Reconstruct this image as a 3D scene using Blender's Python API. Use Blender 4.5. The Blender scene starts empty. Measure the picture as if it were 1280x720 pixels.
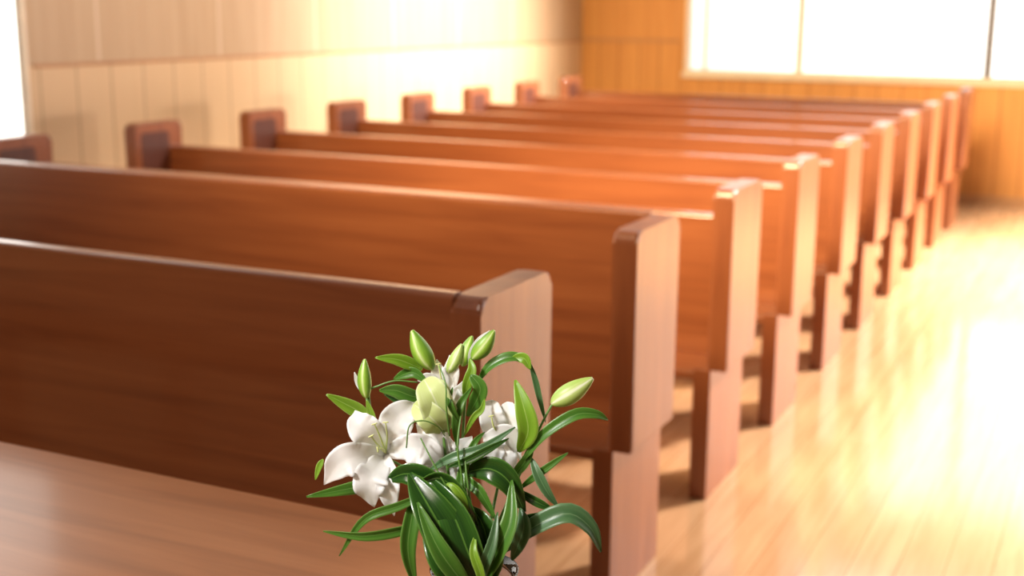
import bpy, bmesh, math, random
from mathutils import Vector, Matrix
random.seed(7)
S = bpy.context.scene
C = S.collection

# ------------------------------------------------------------------ camera
FPX, YAW, PITCH, ROLL, EYE = 1586.6, -0.4505, 0.2151, 0.0069, 1.5
cy, sy, cp, sp = math.cos(YAW), math.sin(YAW), math.cos(PITCH), math.sin(PITCH)
fwd = Vector((sy*cp, cy*cp, -sp)); rgt = Vector((cy, -sy, 0)); up = rgt.cross(fwd)
cr, sr = math.cos(ROLL), math.sin(ROLL)
rgt, up = rgt*cr + up*sr, -rgt*sr + up*cr
cam_d = bpy.data.cameras.new('camera'); cam = bpy.data.objects.new('camera', cam_d); C.objects.link(cam)
cam.matrix_world = Matrix(((rgt.x, up.x, -fwd.x, 0), (rgt.y, up.y, -fwd.y, 0), (rgt.z, up.z, -fwd.z, EYE), (0, 0, 0, 1)))
cam_d.sensor_width = 36; cam_d.lens = 36*FPX/1280
cam_d.dof.use_dof = True; cam_d.dof.focus_distance = 1.5; cam_d.dof.aperture_fstop = 3.6
cam_d.clip_start = .05
S.camera = cam
FD = 1.47                                       # distance of the bouquet from the eye, along the view axis


def at(x, y, d=0.0):
    """the point of the bouquet seen at (x, y), d metres further away than the vase axis"""
    k = FD + d
    return Vector((0, 0, EYE)) + k*(fwd + rgt*((x-640)/FPX) + up*((360-y)/FPX))


# ------------------------------------------------------------------ helpers
def tag(o, label=None, cat=None, group=None, kind=None):
    if label: o['label'] = label
    if cat: o['category'] = cat
    if group: o['group'] = group
    if kind: o['kind'] = kind
    return o


def empty(name, loc=(0, 0, 0), parent=None):
    o = bpy.data.objects.new(name, None); C.objects.link(o); o.location = loc
    o.empty_display_size = .05
    if parent: o.parent = parent
    return o


def obj(name, bm, m, parent=None, smooth=False):
    me = bpy.data.meshes.new(name); bmesh.ops.recalc_face_normals(bm, faces=bm.faces)
    bm.to_mesh(me); bm.free()
    if smooth:
        for p in me.polygons: p.use_smooth = True
    if m: me.materials.append(m)
    o = bpy.data.objects.new(name, me); C.objects.link(o)
    if parent: o.parent = parent
    return o


def box(bm, x0, x1, y0, y1, z0, z1, bev=0, seg=2):
    r = bmesh.ops.create_cube(bm, size=1)
    for v in r['verts']:
        v.co = Vector(((x0+x1)/2+v.co.x*(x1-x0), (y0+y1)/2+v.co.y*(y1-y0), (z0+z1)/2+v.co.z*(z1-z0)))
    if bev:
        es = list({e for v in r['verts'] for e in v.link_edges})
        bmesh.ops.bevel(bm, geom=es, offset=bev, segments=seg, profile=.5, affect='EDGES')
    return bm


def bx(*a, **k): return box(bmesh.new(), *a, **k)


def prism(bm, prof, x0, x1, axis='x'):
    """extrude the closed (a, b) outline along an axis; the outline is (y, z)"""
    n = len(prof)
    A = [bm.verts.new((x0, a, b)) for a, b in prof]; B = [bm.verts.new((x1, a, b)) for a, b in prof]
    bm.faces.new(A); bm.faces.new(B[::-1])
    for i in range(n): bm.faces.new((A[i], A[(i+1) % n], B[(i+1) % n], B[i]))
    return bm


def rounded(pts, rads, seg=5):
    out = []; n = len(pts)
    for i, (p, r) in enumerate(zip(pts, rads)):
        p = Vector(p); a = Vector(pts[i-1]); b = Vector(pts[(i+1) % n])
        if r <= 0: out.append(tuple(p)); continue
        s = p+(a-p).normalized()*r; e = p+(b-p).normalized()*r
        for k in range(seg+1):
            t = k/seg
            out.append(tuple(s*(1-t)**2+p*2*t*(1-t)+e*t*t))
    return out


def tube(bm, pts, r0, r1=None, n=8, flat=1.0):
    r1 = r0 if r1 is None else r1
    pts = [Vector(p) for p in pts]; m = len(pts); rings = []
    t0 = (pts[1]-pts[0]).normalized(); u = t0.orthogonal().normalized()
    for i, p in enumerate(pts):
        t = (pts[min(i+1, m-1)]-pts[max(i-1, 0)]).normalized()
        u = (u-t*u.dot(t)).normalized(); w = t.cross(u); r = r0+(r1-r0)*i/(m-1)
        rings.append([bm.verts.new(p+(u*math.cos(a)+w*math.sin(a)*flat)*r) for a in [2*math.pi*k/n for k in range(n)]])
    for i in range(m-1):
        for k in range(n):
            bm.faces.new((rings[i][k], rings[i][(k+1) % n], rings[i+1][(k+1) % n], rings[i+1][k]))
    bm.faces.new(rings[0][::-1]); bm.faces.new(rings[-1])
    return bm


def spline(pts, n):
    """Catmull-Rom through pts, n samples"""
    P = [Vector(p) for p in pts]; P = [P[0]*2-P[1]]+P+[P[-1]*2-P[-2]]; m = len(P)-3; out = []
    for i in range(n):
        s = i/(n-1)*m; k = min(int(s), m-1); t = s-k
        a, b, c, d = P[k:k+4]
        out.append(.5*((2*b)+(c-a)*t+(2*a-5*b+4*c-d)*t*t+(3*b-a-3*c+d)*t**3))
    return out


# ------------------------------------------------------------------ materials
def mat(name):
    m = bpy.data.materials.new(name); m.use_nodes = True
    nt = m.node_tree; b = nt.nodes['Principled BSDF']
    return m, nt, b


def node(nt, t, **k):
    n = nt.nodes.new(t)
    for a, v in k.items():
        if a in n.inputs.keys() if hasattr(n.inputs, 'keys') else False: n.inputs[a].default_value = v
        else: setattr(n, a, v)
    return n


def ramp(nt, fac, stops):
    r = nt.nodes.new('ShaderNodeValToRGB'); e = r.color_ramp.elements
    while len(e) < len(stops): e.new(.5)
    for k, (p, c) in enumerate(stops): e[k].position = p; e[k].color = (*c, 1)
    nt.links.new(fac, r.inputs[0]); return r.outputs[0]


def coords(nt, scale, kind='Object', loc=(0, 0, 0)):
    tc = nt.nodes.new('ShaderNodeTexCoord'); mp = nt.nodes.new('ShaderNodeMapping')
    mp.inputs['Scale'].default_value = scale; mp.inputs['Location'].default_value = loc
    nt.links.new(tc.outputs[kind], mp.inputs[0]); return mp.outputs[0]


def noise(nt, vec, sc, det=4, dist=0):
    n = nt.nodes.new('ShaderNodeTexNoise'); n.inputs['Scale'].default_value = sc
    n.inputs['Detail'].default_value = det; n.inputs['Distortion'].default_value = dist
    nt.links.new(vec, n.inputs['Vector']); return n.outputs[0]


def math_(nt, op, a, b=None):
    n = nt.nodes.new('ShaderNodeMath'); n.operation = op
    for i, v in enumerate((a, b)):
        if v is None: continue
        if isinstance(v, (int, float)): n.inputs[i].default_value = v
        else: nt.links.new(v, n.inputs[i])
    return n.outputs[0]


def mix(nt, fac, a, b):
    n = nt.nodes.new('ShaderNodeMix'); n.data_type = 'RGBA'
    for i, v in ((0, fac), (6, a), (7, b)):
        if isinstance(v, (int, float)): n.inputs[i].default_value = v
        elif isinstance(v, tuple): n.inputs[i].default_value = (*v, 1)
        else: nt.links.new(v, n.inputs[i])
    return n.outputs[2]


def wood(name, dark, mid, light, grain, rough=.35, coat=.3, bump=.02):
    """grain = scale vector: small along the fibre"""
    m, nt, b = mat(name)
    v = coords(nt, grain)
    f = noise(nt, v, 6, 6, .6)
    fine = noise(nt, v, 34, 3)
    c = ramp(nt, f, [(.3, dark), (.5, mid), (.72, light)])
    c = mix(nt, math_(nt, 'MULTIPLY', fine, .35), c, dark)
    nt.links.new(c, b.inputs['Base Color'])
    b.inputs['Roughness'].default_value = rough
    b.inputs['Coat Weight'].default_value = coat; b.inputs['Coat Roughness'].default_value = .12; b.inputs['Coat IOR'].default_value = 1.6
    bp = nt.nodes.new('ShaderNodeBump'); bp.inputs['Strength'].default_value = bump*5; bp.inputs['Distance'].default_value = .001
    nt.links.new(fine, bp.inputs['Height']); nt.links.new(bp.outputs[0], b.inputs['Normal'])
    return m


PD, PM, PL = (.19, .050, .015), (.25, .074, .023), (.31, .098, .032)
M_pewx = wood('cherry_wood_lengthwise', PD, PM, PL, (.25, 3, 4), .36, .6)
M_pewz = wood('cherry_wood_upright', PD, PM, PL, (4, 3, .3), .42, .35)
M_shaded = wood('shaded_cherry_wood', (.06, .014, .006), (.09, .022, .009), (.12, .03, .012), (4, 3, .3), .5, .1)  # pew wood with shade put into its colour
M_table = wood('table_wood', (.33, .125, .045), (.42, .165, .062), (.48, .20, .08), (.3, 4, 4), .36, .25)
M_stand = wood('stand_wood', (.16, .05, .02), (.22, .075, .03), (.28, .10, .04), (3, 3, .4), .4, .2)


def lined(nt, axis, period, offset, width):
    tc = nt.nodes.new('ShaderNodeTexCoord'); sx = nt.nodes.new('ShaderNodeSeparateXYZ')
    nt.links.new(tc.outputs['Object'], sx.inputs[0])
    a = math_(nt, 'FRACT', math_(nt, 'DIVIDE', math_(nt, 'SUBTRACT', sx.outputs[axis], offset), period))
    return math_(nt, 'LESS_THAN', a, width/period), sx


def panelled(name, base, dark, line_lo, line_hi, axis, per_lo, per_hi, joint, low=None):
    """wall boarding: narrow boards under the joint height, wide sheets above it"""
    m, nt, b = mat(name)
    lo, sx = lined(nt, axis, per_lo, 0.0, .012)
    hi, _ = lined(nt, axis, per_hi, .15, .02)
    above = math_(nt, 'GREATER_THAN', sx.outputs[2], joint)
    g = noise(nt, coords(nt, (9, 9, .5)), 3, 4, .3)
    c = ramp(nt, g, [(.3, dark), (.7, base)])
    # each board a slightly different tone
    tc = math_(nt, 'FLOOR', math_(nt, 'DIVIDE', sx.outputs[axis], per_lo))
    wn = nt.nodes.new('ShaderNodeTexWhiteNoise'); wn.noise_dimensions = '1D'; nt.links.new(tc, wn.inputs['W'])
    c2 = mix(nt, math_(nt, 'MULTIPLY', wn.outputs[0], .35), c, dark)
    if low: c2 = mix(nt, .6, c2, low)
    c2 = mix(nt, lo, c2, line_lo)
    c3 = mix(nt, hi, c, line_hi)
    nt.links.new(mix(nt, above, c2, c3), b.inputs['Base Color'])
    b.inputs['Roughness'].default_value = .5
    return m


M_wall_left = panelled('left_wall_panelling', (.54, .375, .22), (.48, .32, .175), (.46, .30, .16), (.64, .48, .32), 1, .23, .92, 1.24, (.80, .56, .31))
M_wall_back = panelled('back_wall_panelling', (.70, .33, .085), (.60, .26, .06), (.42, .17, .04), (.6, .28, .08), 0, .19, .95, 1.25)
M_rail = wood('rail_wood', (.42, .20, .08), (.5, .26, .11), (.56, .3, .13), (.3, .3, 4), .45, .1)

# floor : long pale boards running away from the altar, high gloss
m, nt, b = mat('polished_maple_floor')
ln, sx = lined(nt, 0, .12, .02, .0022)
bid = math_(nt, 'FLOOR', math_(nt, 'DIVIDE', math_(nt, 'SUBTRACT', sx.outputs[0], .02), .12))
wn = nt.nodes.new('ShaderNodeTexWhiteNoise'); wn.noise_dimensions = '1D'; nt.links.new(bid, wn.inputs['W'])
seg = math_(nt, 'FLOOR', math_(nt, 'DIVIDE', math_(nt, 'ADD', sx.outputs[1], math_(nt, 'MULTIPLY', wn.outputs[0], 3.0)), 1.6))
wn2 = nt.nodes.new('ShaderNodeTexWhiteNoise'); wn2.noise_dimensions = '2D'
cb = nt.nodes.new('ShaderNodeCombineXYZ'); nt.links.new(bid, cb.inputs[0]); nt.links.new(seg, cb.inputs[1]); nt.links.new(cb.outputs[0], wn2.inputs['Vector'])
g = noise(nt, coords(nt, (9, .6, 9)), 4, 5, .4)
c = ramp(nt, g, [(.3, (.42, .24, .115)), (.7, (.54, .33, .17))])
c = mix(nt, math_(nt, 'MULTIPLY', wn2.outputs[0], .4), c, (.38, .20, .085))
c = mix(nt, ln, c, (.25, .11, .04))
nt.links.new(c, b.inputs['Base Color']); b.inputs['Roughness'].default_value = .12
b.inputs['IOR'].default_value = 1.75
bp = nt.nodes.new('ShaderNodeBump'); bp.inputs['Strength'].default_value = .12; bp.inputs['Distance'].default_value = .004
nt.links.new(noise(nt, coords(nt, (3, 1.2, 3)), 2.5, 2), bp.inputs['Height']); nt.links.new(bp.outputs[0], b.inputs['Normal'])
M_floor = m


def plain(name, col, rough=.5, **k):
    m, nt, b = mat(name)
    n = noise(nt, coords(nt, (1, 1, 1)), 8, 3)
    c = ramp(nt, n, [(.3, tuple(v*.93 for v in col)), (.7, tuple(min(1, v*1.05) for v in col))])
    nt.links.new(c, b.inputs['Base Color']); b.inputs['Roughness'].default_value = rough
    for a, v in k.items(): b.inputs[a.replace('_', ' ')].default_value = v
    return m


M_frame = plain('cream_window_frame', (.86, .74, .55), .45)
M_bar = plain('grey_metal_bar', (.16, .15, .15), .5)

m, nt, b = mat('window_glass')
nt.nodes.remove(b); tr = nt.nodes.new('ShaderNodeBsdfTransparent'); gl = nt.nodes.new('ShaderNodeBsdfGlossy')
gl.inputs['Roughness'].default_value = .03; mx = nt.nodes.new('ShaderNodeMixShader'); mx.inputs[0].default_value = .06
nt.links.new(tr.outputs[0], mx.inputs[1]); nt.links.new(gl.outputs[0], mx.inputs[2])
nt.links.new(mx.outputs[0], nt.nodes['Material Output'].inputs[0]); M_glass = m

m, nt, b = mat('vase_glass')
b.inputs['Base Color'].default_value = (.93, .97, .95, 1); b.inputs['Roughness'].default_value = .02
b.inputs['Transmission Weight'].default_value = 1; b.inputs['IOR'].default_value = 1.45; M_vase = m
m, nt, b = mat('water')
b.inputs['Base Color'].default_value = (.9, .97, .93, 1); b.inputs['Roughness'].default_value = 0
b.inputs['Transmission Weight'].default_value = 1; b.inputs['IOR'].default_value = 1.33; M_water = m


def leafmat(name, a, c, edge, rough=.38, trans=.35, spec=.5):
    """blade colour from the centre line (uv x = 0.5) to the edge, thin and slightly see-through"""
    m, nt, b = mat(name)
    tc = nt.nodes.new('ShaderNodeTexCoord'); sx = nt.nodes.new('ShaderNodeSeparateXYZ'); nt.links.new(tc.outputs['UV'], sx.inputs[0])
    d = math_(nt, 'ABSOLUTE', math_(nt, 'SUBTRACT', sx.outputs[0], .5))
    veins = noise(nt, coords(nt, (26, 1.2, 1), 'UV'), 2.0, 3)
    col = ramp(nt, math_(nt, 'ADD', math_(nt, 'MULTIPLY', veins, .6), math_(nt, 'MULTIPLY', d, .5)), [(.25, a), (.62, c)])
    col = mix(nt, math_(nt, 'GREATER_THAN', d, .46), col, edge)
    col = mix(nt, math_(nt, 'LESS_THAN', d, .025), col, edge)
    nt.links.new(col, b.inputs['Base Color']); b.inputs['Roughness'].default_value = rough
    b.inputs['Specular IOR Level'].default_value = spec
    out = nt.nodes['Material Output']; tl = nt.nodes.new('ShaderNodeBsdfTranslucent'); nt.links.new(col, tl.inputs[0])
    ms = nt.nodes.new('ShaderNodeMixShader'); ms.inputs[0].default_value = trans
    nt.links.new(b.outputs[0], ms.inputs[1]); nt.links.new(tl.outputs[0], ms.inputs[2]); nt.links.new(ms.outputs[0], out.inputs[0])
    return m


M_lf_bright = leafmat('bright_green_leaf', (.20, .40, .02), (.33, .54, .05), (.40, .60, .12))
M_lf_mid = leafmat('mid_green_leaf', (.06, .20, .02), (.14, .31, .04), (.20, .38, .08), .33)
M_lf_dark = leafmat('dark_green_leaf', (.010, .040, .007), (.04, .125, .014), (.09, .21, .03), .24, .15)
M_lf_grey = leafmat('grey_green_leaf', (.05, .14, .045), (.12, .23, .09), (.16, .28, .12), .35, .2)
M_petal = leafmat('white_lily_petal', (.90, .90, .86), (.93, .93, .92), (.93, .93, .9), .45, .3)
M_petal_green = leafmat('pale_green_petal', (.62, .72, .26), (.70, .78, .36), (.78, .84, .5), .45, .3)
M_stem = plain('green_stem', (.10, .22, .035), .4)
M_stamen = plain('pale_green_stamen', (.62, .72, .25), .4)
M_anther = plain('pale_green_anther', (.66, .70, .28), .7)


def budmat(name, groove, body, tip):
    m, nt, b = mat(name)
    tc = nt.nodes.new('ShaderNodeTexCoord'); sx = nt.nodes.new('ShaderNodeSeparateXYZ'); nt.links.new(tc.outputs['UV'], sx.inputs[0])
    s = math_(nt, 'ABSOLUTE', math_(nt, 'SINE', math_(nt, 'MULTIPLY', sx.outputs[0], math.pi*3)))
    st = noise(nt, coords(nt, (30, 2, 1), 'UV'), 2, 3)
    col = ramp(nt, math_(nt, 'ADD', math_(nt, 'MULTIPLY', s, .7), math_(nt, 'MULTIPLY', st, .35)), [(.2, tip), (.45, body), (.9, groove)])
    nt.links.new(col, b.inputs['Base Color']); b.inputs['Roughness'].default_value = .4
    b.inputs['Subsurface Weight'].default_value = .0
    return m


M_bud = budmat('green_lily_bud', (.13, .28, .02), (.30, .50, .05), (.66, .78, .34))
M_bud_pale = budmat('pale_lily_bud', (.32, .48, .08), (.52, .65, .2), (.85, .88, .62))

# ------------------------------------------------------------------ the room
YB, XL = 10.8, -4.54
H = 3.4


def struct(name, bm, m, parent=None):
    o = obj(name, bm, m, parent); o['kind'] = 'structure'; return o


struct('floor', bx(XL-.15, 4.6, -2.5, YB+.15, -.1, 0), M_floor)

WX0, WX1, WZ0, WZ1 = -3.56, 3.2, .985, 2.75
b_ = bmesh.new()
box(b_, XL-.15, WX0, YB, YB+.15, 0, H); box(b_, WX1, 4.6, YB, YB+.15, 0, H)
box(b_, WX0, WX1, YB, YB+.15, 0, WZ0); box(b_, WX0, WX1, YB, YB+.15, WZ1, H)
struct('wall_back', b_, M_wall_back)
LY0, LY1, LZ0 = 2.2, 4.31, .80
b_ = bmesh.new()
box(b_, XL-.03, XL, -2.5, LY0, 0, H); box(b_, XL-.03, XL, LY1, YB, 0, H)
box(b_, XL-.03, XL, LY0, LY1, 0, LZ0); box(b_, XL-.03, XL, LY0, LY1, WZ1, H)
struct('wall_left', b_, M_wall_left)
struct('trim_1', bx(XL, XL+.008, LY1+.03, YB-.012, 1.228, 1.246, bev=.003), M_rail)
struct('trim_2', bx(XL+.01, WX0-.05, YB-.012, YB, 1.24, 1.262, bev=.003), M_rail)
b_ = bx(XL+.013, 4.6, YB-.015, YB, 0, .07, bev=.004)
struct('baseboard_back', b_, M_rail)
struct('baseboard_left', bx(XL, XL+.012, -2.5, YB-.015, 0, .07, bev=.004), M_rail)

w = empty('window_1', (0, YB, 0)); w['kind'] = 'structure'
fr = bmesh.new()
box(fr, WX0, WX0+.03, -.02, .1, WZ0, WZ1, bev=.006); box(fr, WX1-.06, WX1, -.02, .1, WZ0, WZ1, bev=.006)
box(fr, WX0+.03, WX1-.06, -.02, .1, WZ1-.07, WZ1, bev=.006)
box(fr, WX0+.03, WX1-.06, 0, .1, WZ0, WZ0+.02, bev=.004)
obj('window_frame', fr, M_frame, w)
obj('window_sill', bx(WX0-.01, WX1+.03, -.06, .0, WZ0-.045, WZ0+.004, bev=.008), M_frame, w)
obj('mullion', bx(-2.59, -2.535, .01, .05, WZ0+.02, WZ1-.07, bev=.004), M_frame, w)
obj('mullion', bx(-1.09, -1.03, .0, .05, WZ0+.02, WZ1-.07, bev=.004), M_bar, w)
obj('mullion', bx(.44, .475, .0, .05, WZ0+.02, WZ1-.07, bev=.004), M_bar, w)
obj('mullion', bx(1.90, 1.93, .01, .05, WZ0+.02, WZ1-.07, bev=.004), M_frame, w)
obj('mullion', bx(-3.40, -3.37, .01, .05, WZ0+.02, WZ1-.07, bev=.004), M_frame, w)
xs = [WX0+.03, -3.385, -2.56, -1.057, .457, 1.915, WX1-.06]
for a, c_ in zip(xs, xs[1:]): obj('pane', bx(a, c_, .028, .034, WZ0+.02, WZ1-.07), M_glass, w)
w = empty('window_2', (XL, 0, 0)); w['kind'] = 'structure'
fr = bmesh.new()
box(fr, -.028, .006, LY0, LY0+.03, LZ0, WZ1, bev=.003); box(fr, -.028, .006, LY1-.03, LY1, LZ0, WZ1, bev=.003)
box(fr, -.028, .006, LY0+.03, LY1-.03, LZ0, LZ0+.03, bev=.003); box(fr, -.028, .006, LY0+.03, LY1-.03, WZ1-.03, WZ1, bev=.003)
obj('window_frame', fr, M_frame, w)
obj('pane', bx(-.016, -.012, LY0+.03, LY1-.03, LZ0+.03, WZ1-.03), M_glass, w)

# ------------------------------------------------------------------ pews
TOP, TH, DEP, XR, XO = .984, .064, .318, -1.032, -4.13     # top of the ends, thickness, depth, outer faces
Y0, DP = 2.004, .8187
STEP = .425


def end_bm(x0, x1):
    prof = rounded([(0, STEP), (0, TOP), (DEP, TOP), (DEP, STEP)], [0, .03, .03, 0])
    bm = prism(bmesh.new(), prof, x0, x1)
    es = [e for e in bm.edges if abs(e.verts[0].co.x-e.verts[1].co.x) < 1e-6]
    bmesh.ops.bevel(bm, geom=es, offset=.009, segments=3, profile=.5, affect='EDGES')
    return bm


def back_bm(yf, yr, z0, z1, slant=0.0):
    prof = rounded([(yf-slant, z0), (yf, z1), (yr, z1), (yr-slant, z0)], [0, .012, .018, 0])
    return prism(bmesh.new(), prof, XO+TH-.002, XR-TH+.002)


def pew(n, y, kind):
    t = empty('pew', (0, y, 0))
    for (a, c_) in ((XO, XO+TH), (XR-TH, XR)): obj('end_panel', end_bm(a, c_), M_pewz, t)
    for (a, c_) in ((XO+.052, XO+.108), (XR-.108, XR-.052)):
        obj('leg', bx(a, c_, 0.004, DEP+.05, 0, STEP-.001, bev=.003), M_pewz, t)
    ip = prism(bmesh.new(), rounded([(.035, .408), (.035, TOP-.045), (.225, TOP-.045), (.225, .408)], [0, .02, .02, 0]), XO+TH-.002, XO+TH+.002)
    if kind != 'front': obj('inner_face_shade', ip, M_shaded, t)  # dark sheet standing in for shade on the left end's inner face
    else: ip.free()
    if kind == 'front': obj('backrest', back_bm(.004, .05, .10, TOP+.004), M_pewx, t)
    elif kind == 'tall': obj('backrest', back_bm(.262, .312, .36, TOP+.008), M_pewx, t)
    else: obj('backrest', back_bm(.23, .305, .36, .868), M_pewx, t)
    s0, s1 = (.05, .312) if kind == 'front' else (.02, .262)
    obj('seat', bx(XO+.108 if 0 else XO+TH-.002, XR-TH+.002, s0, s1, .383, .408 if 0 else .41, bev=.006), M_pewx, t)
    return t


def copy_thing(t):
    r = t.copy(); C.objects.link(r)
    for ch in t.children:
        c_ = ch.copy(); C.objects.link(c_); c_.parent = r
    return r


ordn = ['first', 'second', 'third', 'fourth', 'fifth', 'sixth', 'seventh', 'eighth', 'ninth', 'tenth']
plabels = [
    'nearest reddish-brown wooden pew, dark back panel flush with its front, right behind the lilies',
    'second wooden pew from the flowers, tall back level with its rounded ends',
    'third wooden pew from the flowers, pale lit aisle end and low back rail',
    'fourth wooden pew from the flowers, thick rounded wall end showing at left',
    'fifth wooden pew from the flowers, in the middle of the row block',
    'sixth wooden pew from the flowers, glowing orange in the window light',
    'seventh wooden pew from the flowers, fourth from the back wall',
    'eighth wooden pew from the flowers, third from the back wall',
    'ninth wooden pew from the flowers, second from the back wall',
    'tenth and last wooden pew, closest to the back wall under the window']
jit = [0, 0, 0, .0, .02, .0, .0, .0, .0, .0]
pews = []
for i in range(10):
    y = Y0+DP*i+jit[i]
    if i == 0: p = pew(0, y, 'front')
    elif i == 1: p = pew(1, y, 'tall')
    elif i == 2: p = proto = pew(2, y, 'low')
    else: p = copy_thing(proto); p.location = (0, y, 0)
    tag(p, plabels[i], 'pew', 'wooden pews in one block beside the aisle'); pews.append(p)

# ------------------------------------------------------------------ table by the first pew
TZ = .72
t = empty('wooden_table', (-1.85, 1.1, 0)); tag(t, 'light brown wooden table with smooth grained top at lower left', 'table')
def loc(bm, o):
    for v in bm.verts: v.co -= Vector(o)
    return bm
o_ = (-1.85, 1.1, 0)
obj('tabletop', loc(bx(-2.9, -.80, .72, 1.592, TZ-.04, TZ, bev=.006, seg=3), o_), M_table, t)
ap = bmesh.new(); box(ap, -2.8, -.9, .80, .82, TZ-.13, TZ-.038); box(ap, -2.8, -.9, 1.49, 1.51, TZ-.13, TZ-.038)
box(ap, -2.8, -2.78, .82, 1.49, TZ-.13, TZ-.038); box(ap, -.92, -.90, .82, 1.49, TZ-.13, TZ-.038)
obj('apron', loc(ap, o_), M_table, t)
for x in (-2.84, -.93):
    for y in (.77, 1.48): obj('leg', loc(bx(x, x+.06, y, y+.06, 0, TZ-.038, bev=.004), o_), M_table, t)

# ------------------------------------------------------------------ flower stand, vase
rim = at(593, 712)
VX, VY, RZ = rim.x, rim.y, rim.z
VH = .215
BZ = RZ-VH
st = empty('flower_stand', (VX, VY, 0)); tag(st, 'small round dark wood stand carrying the glass vase of lilies', 'stand')


def lathe(prof, n=40):
    bm = bmesh.new(); rings = []
    for r, z in prof:
        rings.append([bm.verts.new((r*math.cos(2*math.pi*k/n), r*math.sin(2*math.pi*k/n), z)) for k in range(n)])
    for i in range(len(rings)-1):
        for k in range(n): bm.faces.new((rings[i][k], rings[i][(k+1) % n], rings[i+1][(k+1) % n], rings[i+1][k]))
    if prof[0][0] > 1e-4: bm.faces.new(rings[0][::-1])
    if prof[-1][0] > 1e-4: bm.faces.new(rings[-1])
    return bm


obj('stand_top', lathe([(.105, BZ-.028), (.115, BZ-.02), (.118, BZ-.01), (.113, BZ-.001), (.105, BZ)]), M_stand, st, True)
obj('column', lathe([(.035, .03), (.022, .07), (.018, .2), (.022, .35), (.018, BZ-.12), (.032, BZ-.06), (.04, BZ-.027)]), M_stand, st, True)
obj('base', lathe([(.12, 0), (.12, .012), (.10, .022), (.036, .032)]), M_stand, st)
vs = empty('vase', (VX, VY, BZ+.001)); tag(vs, 'clear flared glass vase filled with water and green lily stems', 'vase')
outer = [(.036, 0), (.040, .004), (.041, .02), (.036, .07), (.034, .12), (.038, .165), (.046, .198), (.052, VH)]
inner = [(.0495, VH+.001), (.044, .199), (.0355, .165), (.0315, .12), (.0335, .07), (.038, .022), (.03, .014), (.00005, .012)]
obj('glass_body', lathe(outer+inner), M_vase, vs, True)
obj('water', lathe([(.028, .0155), (.0365, .022), (.0325, .07), (.0305, .12), (.033, .155), (.033, .156)]), M_water, vs, True)

# ------------------------------------------------------------------ botanical builders
def blade(bm, path, wid, tilt=0.0, fold=.25, prof=None, n=18, m=6, twist=0.0, wave=0.0, face=None, curl=0.0, nw=3):
    """a leaf or petal along `path` (world points): half-width wid*prof(s); its face looks to `face` (default: the viewer side), turned by tilt"""
    pts = spline(path, n); prof = prof or (lambda s: math.sin(math.pi*min(1, s*.93+.05)**.8)**.8)
    uv = bm.loops.layers.uv.verify(); rows = []; ph = random.random()*6
    for i, p in enumerate(pts):
        s = i/(n-1); tn = (pts[min(i+1, n-1)]-pts[max(i-1, 0)]).normalized()
        view = (-(fwd) if face is None else face); side = tn.cross(view)
        if side.length < 1e-3: side = tn.orthogonal()
        side.normalize(); nor = side.cross(tn).normalized()
        a = tilt+twist*s; sd = side*math.cos(a)+nor*math.sin(a); nr = -side*math.sin(a)+nor*math.cos(a)
        wdt = max(wid*prof(s), .0003); row = []
        for k in range(m+1):
            q = k/m*2-1
            off = sd*(q*wdt)+nr*(fold*wdt*abs(q)**1.3+wave*wdt*math.sin(ph+s*2*math.pi*nw+(1.6 if q > 0 else 0))*q*q - curl*wdt*(q*q)*s)
            row.append(bm.verts.new(p+off))
        rows.append(row)
    for i in range(n-1):
        for k in range(m):
            f_ = bm.faces.new((rows[i][k], rows[i][k+1], rows[i+1][k+1], rows[i+1][k]))
            for l, (a, c_) in zip(f_.loops, ((k, i), (k+1, i), (k+1, i+1), (k, i+1))): l[uv].uv = (a/m, c_/(n-1))
    return bm


LEAF = lambda s: (math.sin(math.pi*(s*.96+.02))**.75)*(1-.25*s)
LANCE = lambda s: min(1, s*5+.25)*(1-s**2.2)**.9
PETAL = lambda s: (.30+.70*math.sin(math.pi*min(1, s*1.05)**1.15))*((1-s**7)**.6) if s < 1 else 0
WIDE = lambda s: min(1, .2+s*2.4)*(1-s**4)**.5 if s < 1 else 0


def leaf(parent, pts, wpx, m, prof=LEAF, thick=.0004, **k):
    """pts are (px, py, depth offset in m), wpx the full width as seen"""
    path = [at(*q)-PO(parent) for q in pts]
    bm = blade(bmesh.new(), path, wpx/2*FD/FPX, prof=prof, **k)
    o = obj('leaf', bm, m, parent, True)
    md = o.modifiers.new('solid', 'SOLIDIFY'); md.thickness = thick; md.offset = 0
    return o


def PO(parent):
    p = Vector(parent.location)
    while parent.parent: parent = parent.parent; p += Vector(parent.location)
    return p


def bud(parent, base, tip, wpx, m=None, name='bud', bend=0.0):
    a = at(*base)-PO(parent); b = at(*tip)-PO(parent); L = (b-a).length; t = (b-a).normalized(); u = t.orthogonal().normalized(); v = t.cross(u)
    bm = bmesh.new(); uv = bm.loops.layers.uv.verify(); n, mm = 20, 24; rows = []
    R = wpx/2*FD/FPX; side = t.cross(fwd).normalized()
    for i in range(n):
        s = i/(n-1); r = R*((math.sin(math.pi*(s**.82*.93+.035)))**.8)
        c_ = a+t*L*s+side*bend*L*math.sin(math.pi*s)
        rows.append([bm.verts.new(c_+(u*math.cos(g_)+v*math.sin(g_))*r*(1+.09*abs(math.sin(1.5*g_)))) for g_ in [2*math.pi*k/mm for k in range(mm)]])
    for i in range(n-1):
        for k in range(mm):
            f_ = bm.faces.new((rows[i][k], rows[i][(k+1) % mm], rows[i+1][(k+1) % mm], rows[i+1][k]))
            for l, (x, y) in zip(f_.loops, ((k, i), (k+1, i), (k+1, i+1), (k, i+1))): l[uv].uv = (x/mm, y/(n-1))
    bm.faces.new(rows[0][::-1]); bm.faces.new(rows[-1])
    return obj(name, bm, m or M_bud, parent, True)


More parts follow.
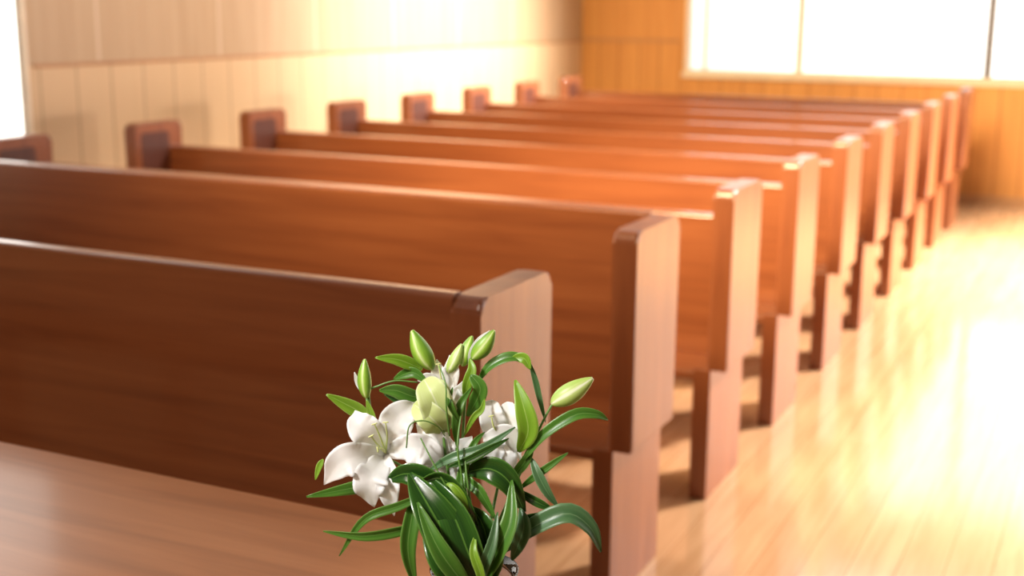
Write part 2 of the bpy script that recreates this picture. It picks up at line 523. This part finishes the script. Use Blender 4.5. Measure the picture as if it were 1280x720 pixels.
def stem(parent, pts, r0=.0024, r1=.0016, name='stem', m=None):
    path = [p-PO(parent) for p in spline([at(*q) if len(q) == 3 else Vector(q[:3]) for q in pts], 24)]
    return obj(name, tube(bmesh.new(), path, r0, r1), m or M_stem, parent, True)


def flower(parent, ctr, petals, wide=46, green=False, stamens=(), pm=None, throat=None):
    """ctr (px,py,d); petals: list of (path points px, width px, kwargs)"""
    f_ = empty('lily_flower', at(*ctr)-PO(parent), parent)
    for pts, wp, kw in petals:
        path = [at(*q)-PO(f_) for q in pts]
        kw = dict(kw); mt = kw.pop('mat', M_petal); kw['wave'] = kw.get('wave', .05)*(1.25 if parent.name == 'lily_stem' else .8); kw['nw'] = 3.6
        bm = blade(bmesh.new(), path, wp/2*FD/FPX, prof=kw.pop('prof', PETAL), n=22, m=10, **kw)
        o = obj('petal', bm, mt, f_, True)
        md = o.modifiers.new('solid', 'SOLIDIFY'); md.thickness = .0007; md.offset = 0
    for pts in stamens:
        path = spline([at(*q)-PO(f_) for q in pts], 12)
        bm = tube(bmesh.new(), path, .0012, .0008, 6)
        obj('stamen', bm, M_stamen, f_, True)
        e = path[-1]; d = (path[-1]-path[-2]).normalized(); q = d.cross(fwd).normalized()
        obj('anther', tube(bmesh.new(), [e-q*.0032, e-q*.0015, e+q*.0015, e+q*.0032], .0009, .0009, 6), M_anther, f_, True)
    return f_


def inside(k, z=.03, r=.022):
    """a stem foot standing in the vase, as a world point with a 4th marker"""
    return (VX+r*math.cos(k), VY+r*math.sin(k), BZ+z, 'w')


def necked(k):
    return (VX+.018*math.cos(k+2.6), VY+.018*math.sin(k+2.6), BZ+.19, 'w')


G = 'lily stems standing together in the glass vase'


def sprig(label, cat='lily'):
    t_ = empty('lily_stem', (VX, VY, BZ+.02)); tag(t_, label, cat, G); return t_


# --- A: the open white lily at left
A = sprig('lily stem with the large open white bloom facing left')
stem(A, [inside(3.4), necked(3.4), (560, 660, -.01), (530, 610, .0), (505, 585, .01), (486, 574, .02)])
c = (483, 566, .012)
flower(A, c, [
    ([(483, 568, .012), (466, 545, -.015), (450, 530, -.022), (444, 513, -.010)], 40, dict(fold=.3, wave=.12)),
    ([(483, 566, .012), (490, 540, -.005), (502, 518, -.012), (520, 503, .0)], 44, dict(fold=.28, wave=.15, mat=M_petal)),
    ([(483, 566, .010), (510, 560, -.012), (536, 566, -.018), (556, 586, -.004)], 40, dict(fold=.25, wave=.15)),
    ([(482, 568, .010), (484, 592, -.018), (486, 616, -.022), (493, 645, -.008)], 30, dict(fold=.25, wave=.12)),
    ([(481, 570, .008), (468, 590, -.022), (462, 608, -.026), (468, 634, -.014)], 44, dict(fold=.25, wave=.18)),
    ([(482, 568, .010), (450, 571, -.022), (425, 580, -.026), (405, 606, -.010)], 42, dict(fold=.25, wave=.12)),
], stamens=[[(482, 566, .01), (476, 548, -.02), (468, 530, -.035)], [(482, 566, .01), (472, 556, -.025), (464, 545, -.04)],
            [(482, 566, .01), (484, 546, -.02), (482, 528, -.035)], [(482, 566, .01), (478, 560, -.03), (472, 562, -.045)]])
# --- B: small branch of buds and leaves at upper left
B = sprig('arching lily stem with a closed green bud and bright leaves at upper left')
stem(B, [inside(2.9), necked(2.9), (556, 655, .02), (530, 600, .035), (506, 560, .04), (482, 545, .03), (466, 520, .02), (458, 497, .015)])
bud(B, (458, 498, .015), (456, 449, .01), 17, M_bud, bend=.03)
leaf(B, [(452, 490, .012), (447, 478, .012), (443, 465, .008)], 7, M_petal, LEAF)
leaf(B, [(464, 527, .02), (450, 515, .015), (432, 505, .008), (408, 493, .0)], 22, M_lf_bright, fold=.3)
leaf(B, [(470, 540, .02), (466, 525, .018), (462, 512, .015), (458, 500, .012)], 11, M_lf_bright, fold=.2)
stem(B, [(464, 520, .02), (462, 490, .015), (474, 482, .012), (495, 476, .01), (522, 478, .01)], .0013, .0009, 'branch')
leaf(B, [(534, 478, .01), (518, 466, .012), (505, 468, .014), (492, 474, .018)], 16, M_lf_mid, LEAF)
leaf(B, [(540, 500, .012), (515, 495, .0), (495, 488, -.004), (474, 488, .0)], 24, M_lf_mid, tilt=.3)
leaf(B, [(548, 515, .02), (525, 508, .008), (505, 502, .004), (480, 492, .0)], 20, M_lf_dark, tilt=.2)
leaf(B, [(528, 462, .02), (513, 455, .012), (495, 449, .005), (469, 447, -.002)], 19, M_lf_bright, fold=.25)
leaf(B, [(404, 574, .03), (399, 583, .03), (394, 600, .03)], 9, M_lf_bright)
leaf(B, [(520, 592, .03), (485, 600, .022), (440, 610, .012), (383, 621, .0)], 22, M_lf_mid, LEAF, fold=.2)
# --- C: centre stem with upper white flower, pale green half-open flower
D = sprig('tall centre lily stem with small white bloom and upright green buds on top')
stem(D, [inside(1.5), necked(1.5), (585, 650, .02), (578, 580, .015), (580, 520, .012), (584, 478, .01), (590, 446, .006)])
bud(D, (590, 449, .004), (618, 413, -.004), 21, M_bud, bend=-.04)
leaf(D, [(586, 456, .01), (588, 440, .0), (598, 424, -.004), (612, 413, -.006)], 5, M_petal, LEAF)
bud(D, (560, 466, .015), (577, 430, .012), 15, M_bud_pale, bend=-.03)
bud(D, (578, 458, .02), (590, 420, .02), 17, M_lf_mid and M_bud, bend=.02)
bud(D, (541, 462, .012), (515, 413, .006), 24, M_bud, bend=.03)
leaf(D, [(581, 500, .01), (584, 480, -.004), (590, 462, -.006), (587, 448, 0)], 15, M_lf_bright, fold=.3)
leaf(D, [(584, 520, .01), (596, 500, -.004), (600, 484, -.01), (588, 468, -.008)], 20, M_lf_mid, WIDE, fold=.3)
flower(D, (556, 492, .03), [
    ([(558, 500, .03), (553, 480, .02), (548, 465, .015), (546, 449, .02)], 22, dict(fold=.3, wave=.1)),
    ([(557, 500, .03), (545, 485, .02), (534, 474, .012), (522, 476, .014)], 20, dict(fold=.3, wave=.15)),
    ([(559, 500, .03), (562, 478, .02), (564, 460, .015), (562, 444, .018)], 22, dict(fold=.3, wave=.1)),
    ([(560, 502, .03), (570, 495, .02), (577, 486, .012), (580, 475, .012)], 18, dict(fold=.3)),
    ([(558, 505, .03), (568, 508, .02), (574, 500, .012), (572, 484, .012)], 16, dict(fold=.3)),
], stamens=[[(557, 495, .02), (552, 475, .004), (548, 455, 0)]])
stem(D, [(578, 560, .018), (566, 530, .03), (558, 505, .032)], .0013, .001, 'branch')
# pale green tepals
E_ = sprig('lily stem with a broad pale green half-open bloom in the centre')
stem(E_, [inside(.4), necked(.4), (572, 655, .0), (562, 600, -.01), (556, 560, -.01), (554, 538, -.008)])
flower(E_, (553, 536, -.006), [
    ([(556, 538, -.008), (550, 515, -.022), (540, 492, -.026), (530, 474, -.014)], 44, dict(fold=.25, mat=M_petal_green, prof=WIDE)),
    ([(557, 540, -.004), (556, 520, -.016), (550, 494, -.02), (547, 474, -.01)], 32, dict(fold=.25, mat=M_petal_green, prof=WIDE)),
    ([(556, 540, -.004), (545, 528, -.022), (532, 516, -.024), (517, 505, -.012)], 36, dict(fold=.25, mat=M_petal_green, prof=WIDE)),
])
flower(E_, (552, 560, -.0), [
    ([(560, 580, .0), (548, 560, -.006), (536, 545, -.006), (520, 530, .0)], 34, dict(fold=.2, wave=.15)),
    ([(560, 585, .0), (545, 580, -.008), (530, 572, -.008), (515, 560, .0)], 34, dict(fold=.2, wave=.12)),
    ([(562, 590, .004), (556, 572, .0), (552, 552, .0), (556, 535, .005)], 34, dict(fold=.2, wave=.15)),
    ([(566, 592, .004), (572, 578, .0), (580, 560, .0), (590, 545, .005)], 32, dict(fold=.2, wave=.15)),
    ([(560, 600, .004), (570, 590, .0), (585, 575, .0), (600, 560, .005)], 30, dict(fold=.2, wave=.15)),
])
stem(E_, [(508, 560, -.035), (512, 532, -.038), (530, 526, -.036), (548, 534, -.03), (556, 545, -.02)], .0009, .0007, 'tendril')
stem(E_, [(562, 545, -.02), (558, 510, -.035), (557, 480, -.034), (549, 457, -.02)], .0012, .0008, 'style')
# --- F: right hand flower
Fl = sprig('lily stem with the drooping white bloom right of centre and arching leaf')
stem(Fl, [inside(5.2), necked(5.2), (612, 660, .01), (622, 610, .02), (630, 575, .02), (632, 560, .02)])
flower(Fl, (628, 545, .015), [
    ([(630, 552, .015), (620, 535, .0), (614, 518, -.006), (616, 500, .002)], 34, dict(fold=.2, wave=.12, prof=WIDE)),
    ([(632, 552, .015), (634, 535, .002), (636, 520, -.002), (634, 502, .006)], 30, dict(fold=.2, wave=.12, prof=WIDE)),
    ([(604, 548, .0), (620, 545, -.01), (638, 545, -.01), (652, 578, .0)], 26, dict(fold=.3, wave=.2)),
    ([(628, 548, .01), (620, 560, -.004), (612, 572, -.006), (594, 578, .0)], 28, dict(fold=.2, wave=.2)),
    ([(628, 550, .01), (632, 565, -.004), (634, 578, -.004), (626, 592, .0)], 26, dict(fold=.2, wave=.2)),
    ([(616, 562, .01), (602, 566, -.004), (592, 578, -.006), (585, 592, .0)], 24, dict(fold=.2, wave=.2)),
], stamens=[[(628, 545, .0), (618, 535, -.015), (614, 520, -.02)]])
leaf(Fl, [(597, 478, .01), (612, 458, .004), (634, 447, .0), (652, 448, .0), (662, 456, .004)], 16, M_lf_mid, LEAF, fold=.3, tilt=.5)
leaf(Fl, [(640, 447, .0), (655, 448, -.004), (663, 462, -.004)], 15, M_lf_bright, LEAF, fold=.3)
leaf(Fl, [(662, 452, .002), (669, 475, .006), (675, 500, .01), (682, 528, .014)], 9, M_lf_grey, LEAF, fold=.3)
leaf(Fl, [(536, 588, -.02), (566, 572, -.03), (604, 560, -.034), (644, 534, -.03)], 15, M_lf_grey, LEAF, fold=.3, tilt=.3)
leaf(Fl, [(560, 584, -.03), (585, 575, -.036), (610, 562, -.038), (636, 548, -.036)], 12, M_lf_dark, LEAF, fold=.3)
# --- R: right stem
R_ = sprig('lily stem leaning right with one pale pointed bud and curling leaves')
stem(R_, [inside(6.0), necked(6.0), (620, 660, .0), (642, 610, -.004), (662, 565, -.006), (676, 532, -.006), (692, 502, -.008)], .0022, .0014)
bud(R_, (689, 505, -.008), (741, 473, -.014), 25, M_bud_pale, bend=-.02)
leaf(R_, [(648, 565, -.01), (660, 540, -.02), (655, 510, -.022), (644, 475, -.012)], 30, M_lf_bright, LEAF, fold=.3)
leaf(R_, [(655, 575, -.01), (680, 543, -.02), (718, 519, -.024), (745, 518, -.02), (760, 525, -.012)], 17, M_lf_mid, LEAF, fold=.35, tilt=.3)
leaf(R_, [(648, 612, .0), (668, 596, -.006), (690, 580, -.01), (710, 566, -.01)], 11, M_lf_mid, LEAF, fold=.3)
leaf(R_, [(664, 572, -.006), (672, 592, -.014), (684, 615, -.016), (698, 634, -.01)], 15, M_lf_grey, LEAF, fold=.35)
leaf(R_, [(636, 600, .0), (650, 585, -.006), (660, 570, -.008), (668, 545, -.006)], 15, M_lf_mid, LEAF, fold=.3)
leaf(R_, [(640, 610, -.01), (672, 628, -.02), (690, 636, -.02)], 13, M_lf_dark, LEAF, fold=.3)
leaf(R_, [(630, 690, .0), (662, 662, -.02), (708, 642, -.03), (738, 660, -.024), (751, 690, -.012)], 29, M_lf_grey, LEAF, fold=.35, tilt=.45)
leaf(R_, [(640, 650, -.01), (672, 648, -.02), (705, 645, -.026), (735, 652, -.02)], 18, M_lf_dark, LEAF, fold=.3)
leaf(R_, [(640, 700, -.02), (650, 675, -.03), (655, 655, -.032), (650, 635, -.024)], 22, M_lf_grey, LEAF, fold=.4)
# --- greenery: the broad dark leaves round the neck of the vase
Gn = sprig('leafy stem of broad dark green lily leaves spilling over the vase rim')
stem(Gn, [inside(4.2), necked(4.2), (580, 670, -.01), (560, 630, -.015), (545, 600, -.015)])
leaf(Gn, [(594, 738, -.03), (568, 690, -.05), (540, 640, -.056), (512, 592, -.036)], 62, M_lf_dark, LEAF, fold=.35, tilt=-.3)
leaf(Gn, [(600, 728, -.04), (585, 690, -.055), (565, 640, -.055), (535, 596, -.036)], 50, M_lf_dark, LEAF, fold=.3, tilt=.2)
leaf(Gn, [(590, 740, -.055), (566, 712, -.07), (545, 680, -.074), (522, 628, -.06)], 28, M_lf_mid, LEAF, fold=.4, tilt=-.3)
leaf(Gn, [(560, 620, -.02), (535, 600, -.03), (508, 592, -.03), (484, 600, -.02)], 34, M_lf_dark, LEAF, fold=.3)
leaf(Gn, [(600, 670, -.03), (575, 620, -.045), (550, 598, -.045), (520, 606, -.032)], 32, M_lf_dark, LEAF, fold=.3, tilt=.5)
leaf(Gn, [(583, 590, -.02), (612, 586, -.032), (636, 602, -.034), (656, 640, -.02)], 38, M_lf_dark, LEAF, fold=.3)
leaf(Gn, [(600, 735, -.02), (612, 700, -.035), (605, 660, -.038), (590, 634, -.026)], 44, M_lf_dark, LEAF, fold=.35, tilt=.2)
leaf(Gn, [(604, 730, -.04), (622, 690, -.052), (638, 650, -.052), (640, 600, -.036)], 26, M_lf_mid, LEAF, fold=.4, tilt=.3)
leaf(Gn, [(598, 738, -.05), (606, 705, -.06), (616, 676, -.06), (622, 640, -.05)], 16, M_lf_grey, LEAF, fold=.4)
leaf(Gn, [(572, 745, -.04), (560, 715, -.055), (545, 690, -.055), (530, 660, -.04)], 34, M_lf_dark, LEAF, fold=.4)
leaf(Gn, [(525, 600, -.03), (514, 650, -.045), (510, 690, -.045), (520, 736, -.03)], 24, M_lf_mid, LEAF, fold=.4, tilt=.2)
leaf(Gn, [(548, 612, -.04), (500, 632, -.05), (455, 650, -.05), (424, 695, -.034)], 13, M_lf_mid, LEAF, fold=.35)
leaf(Gn, [(540, 650, -.03), (505, 662, -.045), (455, 670, -.05), (404, 664, -.04)], 16, M_lf_mid, LEAF, fold=.35, tilt=.3)
leaf(Gn, [(620, 650, -.03), (600, 615, -.03), (585, 600, -.02), (570, 560, -.01)], 16, M_lf_mid, LEAF, fold=.3)
leaf(Gn, [(584, 690, -.02), (580, 650, -.03), (575, 610, -.03), (582, 560, -.01)], 18, M_lf_mid, LEAF, fold=.4)

# small crossing stalks and leaflets in the heart of the bouquet
leaf(D, [(572, 560, -.01), (570, 530, -.02), (576, 505, -.022), (590, 484, -.014)], 13, M_lf_mid, LEAF, fold=.35)
leaf(D, [(580, 545, -.01), (592, 522, -.02), (602, 512, -.02), (606, 498, -.01)], 9, M_lf_bright, LEAF, fold=.35)
leaf(D, [(576, 530, -.02), (566, 512, -.03), (562, 500, -.03), (566, 484, -.02)], 9, M_lf_mid, LEAF, fold=.35)
leaf(D, [(580, 600, -.02), (586, 570, -.03), (594, 552, -.03), (606, 540, -.02)], 10, M_lf_mid, LEAF, fold=.35)
stem(D, [(574, 640, -.04), (560, 612, -.046), (545, 585, -.046), (532, 560, -.04), (526, 548, -.03)], .0012, .0008, 'branch')
stem(D, [(582, 640, -.03), (578, 600, -.04), (572, 560, -.04), (576, 520, -.03)], .0016, .001, 'branch')
stem(Gn, [(598, 680, -.03), (590, 640, -.04), (584, 600, -.04), (580, 560, -.03)], .0018, .0012, 'branch')
leaf(Gn, [(588, 640, -.04), (578, 620, -.05), (566, 606, -.05), (552, 600, -.04)], 14, M_lf_bright, LEAF, fold=.35)
leaf(Gn, [(606, 742, -.06), (600, 715, -.07), (592, 690, -.07), (594, 668, -.06)], 13, M_lf_bright, LEAF, fold=.35)

# ------------------------------------------------------------------ light
W = bpy.data.worlds.new('world'); S.world = W; W.use_nodes = True; nt = W.node_tree
bg = nt.nodes['Background']
tc = nt.nodes.new('ShaderNodeTexCoord')


def lobe(d, lo, hi):
    vm = nt.nodes.new('ShaderNodeVectorMath'); vm.operation = 'DOT_PRODUCT'
    nt.links.new(tc.outputs['Generated'], vm.inputs[0]); vm.inputs[1].default_value = Vector(d).normalized()
    mr = nt.nodes.new('ShaderNodeMapRange'); mr.interpolation_type = 'SMOOTHSTEP'
    mr.inputs[1].default_value = lo; mr.inputs[2].default_value = hi; nt.links.new(vm.outputs['Value'], mr.inputs[0])
    return mr.outputs[0]


c = mix(nt, lobe((.3, 1, .22), .66, .95), (.13, .085, .055), (3.2, 3.05, 2.85))
nt.links.new(mix(nt, lobe((-1, .1, .1), .6, .9), c, (5.0, 4.7, 4.3)), bg.inputs[0])
bg.inputs[1].default_value = 1.0


def lamp(name, kind, loc_, target, e, col, **k):
    d = bpy.data.lights.new(name, kind); d.energy = e; d.color = col
    for a, v in k.items(): setattr(d, a, v)
    o = bpy.data.objects.new(name, d); C.objects.link(o); o.location = loc_
    o.rotation_euler = (Vector(target)-Vector(loc_)).to_track_quat('-Z', 'Y').to_euler(); return o


lamp('sunbeam', 'SPOT', (2.7, 9.2, 5.6), (-.5, 6.6, .2), 8500, (1, .89, .85), spot_size=math.radians(53), spot_blend=.75, shadow_soft_size=.3)
lamp('aisle_floor_fill', 'SPOT', (3.0, 8.2, 5.0), (1.5, 8.4, 0), 17000, (1, .94, .91), spot_size=math.radians(60), spot_blend=.8, shadow_soft_size=.4)  # added spot whitening the far aisle floor, beyond reach of direct sun
lamp('near_aisle_fill', 'SPOT', (2.6, 4.6, 4.2), (1.35, 4.1, 0), 3200, (1, .95, .93), spot_size=math.radians(52), spot_blend=.9, shadow_soft_size=.4)  # added spot imitating the white glare on the near aisle floor
lamp('side_bounce_fill', 'AREA', (3.2, 7.2, .5), (-1.0, 6.3, .4), 90, (1, .86, .78), shape='RECTANGLE', size=3.6, size_y=.8, spread=math.radians(75))  # added low area lamp imitating floor bounce onto the aisle ends
lamp('left_wall_fill', 'SPOT', (-1.3, 8.6, 2.5), (XL, 8.3, 1.2), 2100, (1, .93, .89), spot_size=math.radians(72), spot_blend=1.0, shadow_soft_size=.3)  # added spot standing in for the sun patch on the left wall
lamp('warm_pew_fill', 'AREA', (-1.6, 1.75, 3.2), (-1.6, 7.7, .5), 150, (1, .78, .46), size=1.4, spread=math.radians(78))  # added area lamp imitating warm bounce on the pew fronts
lamp('bouquet_fill', 'SPOT', (-1.5, -.5, 2.7), (-.62, 1.3, .95), 290, (.98, .99, 1), spot_size=math.radians(17), spot_blend=.8, shadow_soft_size=.14)  # added narrow spot to whiten the lilies, no fixture modelled
lamp('altar_fill', 'AREA', (-1.3, -1.0, 2.7), (-2.2, 2.6, .8), 42, (1, .80, .66), size=1.2)  # added area lamp lifting the table and the nearest pew fronts

S.view_settings.view_transform = 'Standard'
S.view_settings.look = 'None'
S.view_settings.exposure = 0.0
S.cycles.use_denoising = True
S.cycles.max_bounces = 8
S.cycles.sample_clamp_indirect = 4
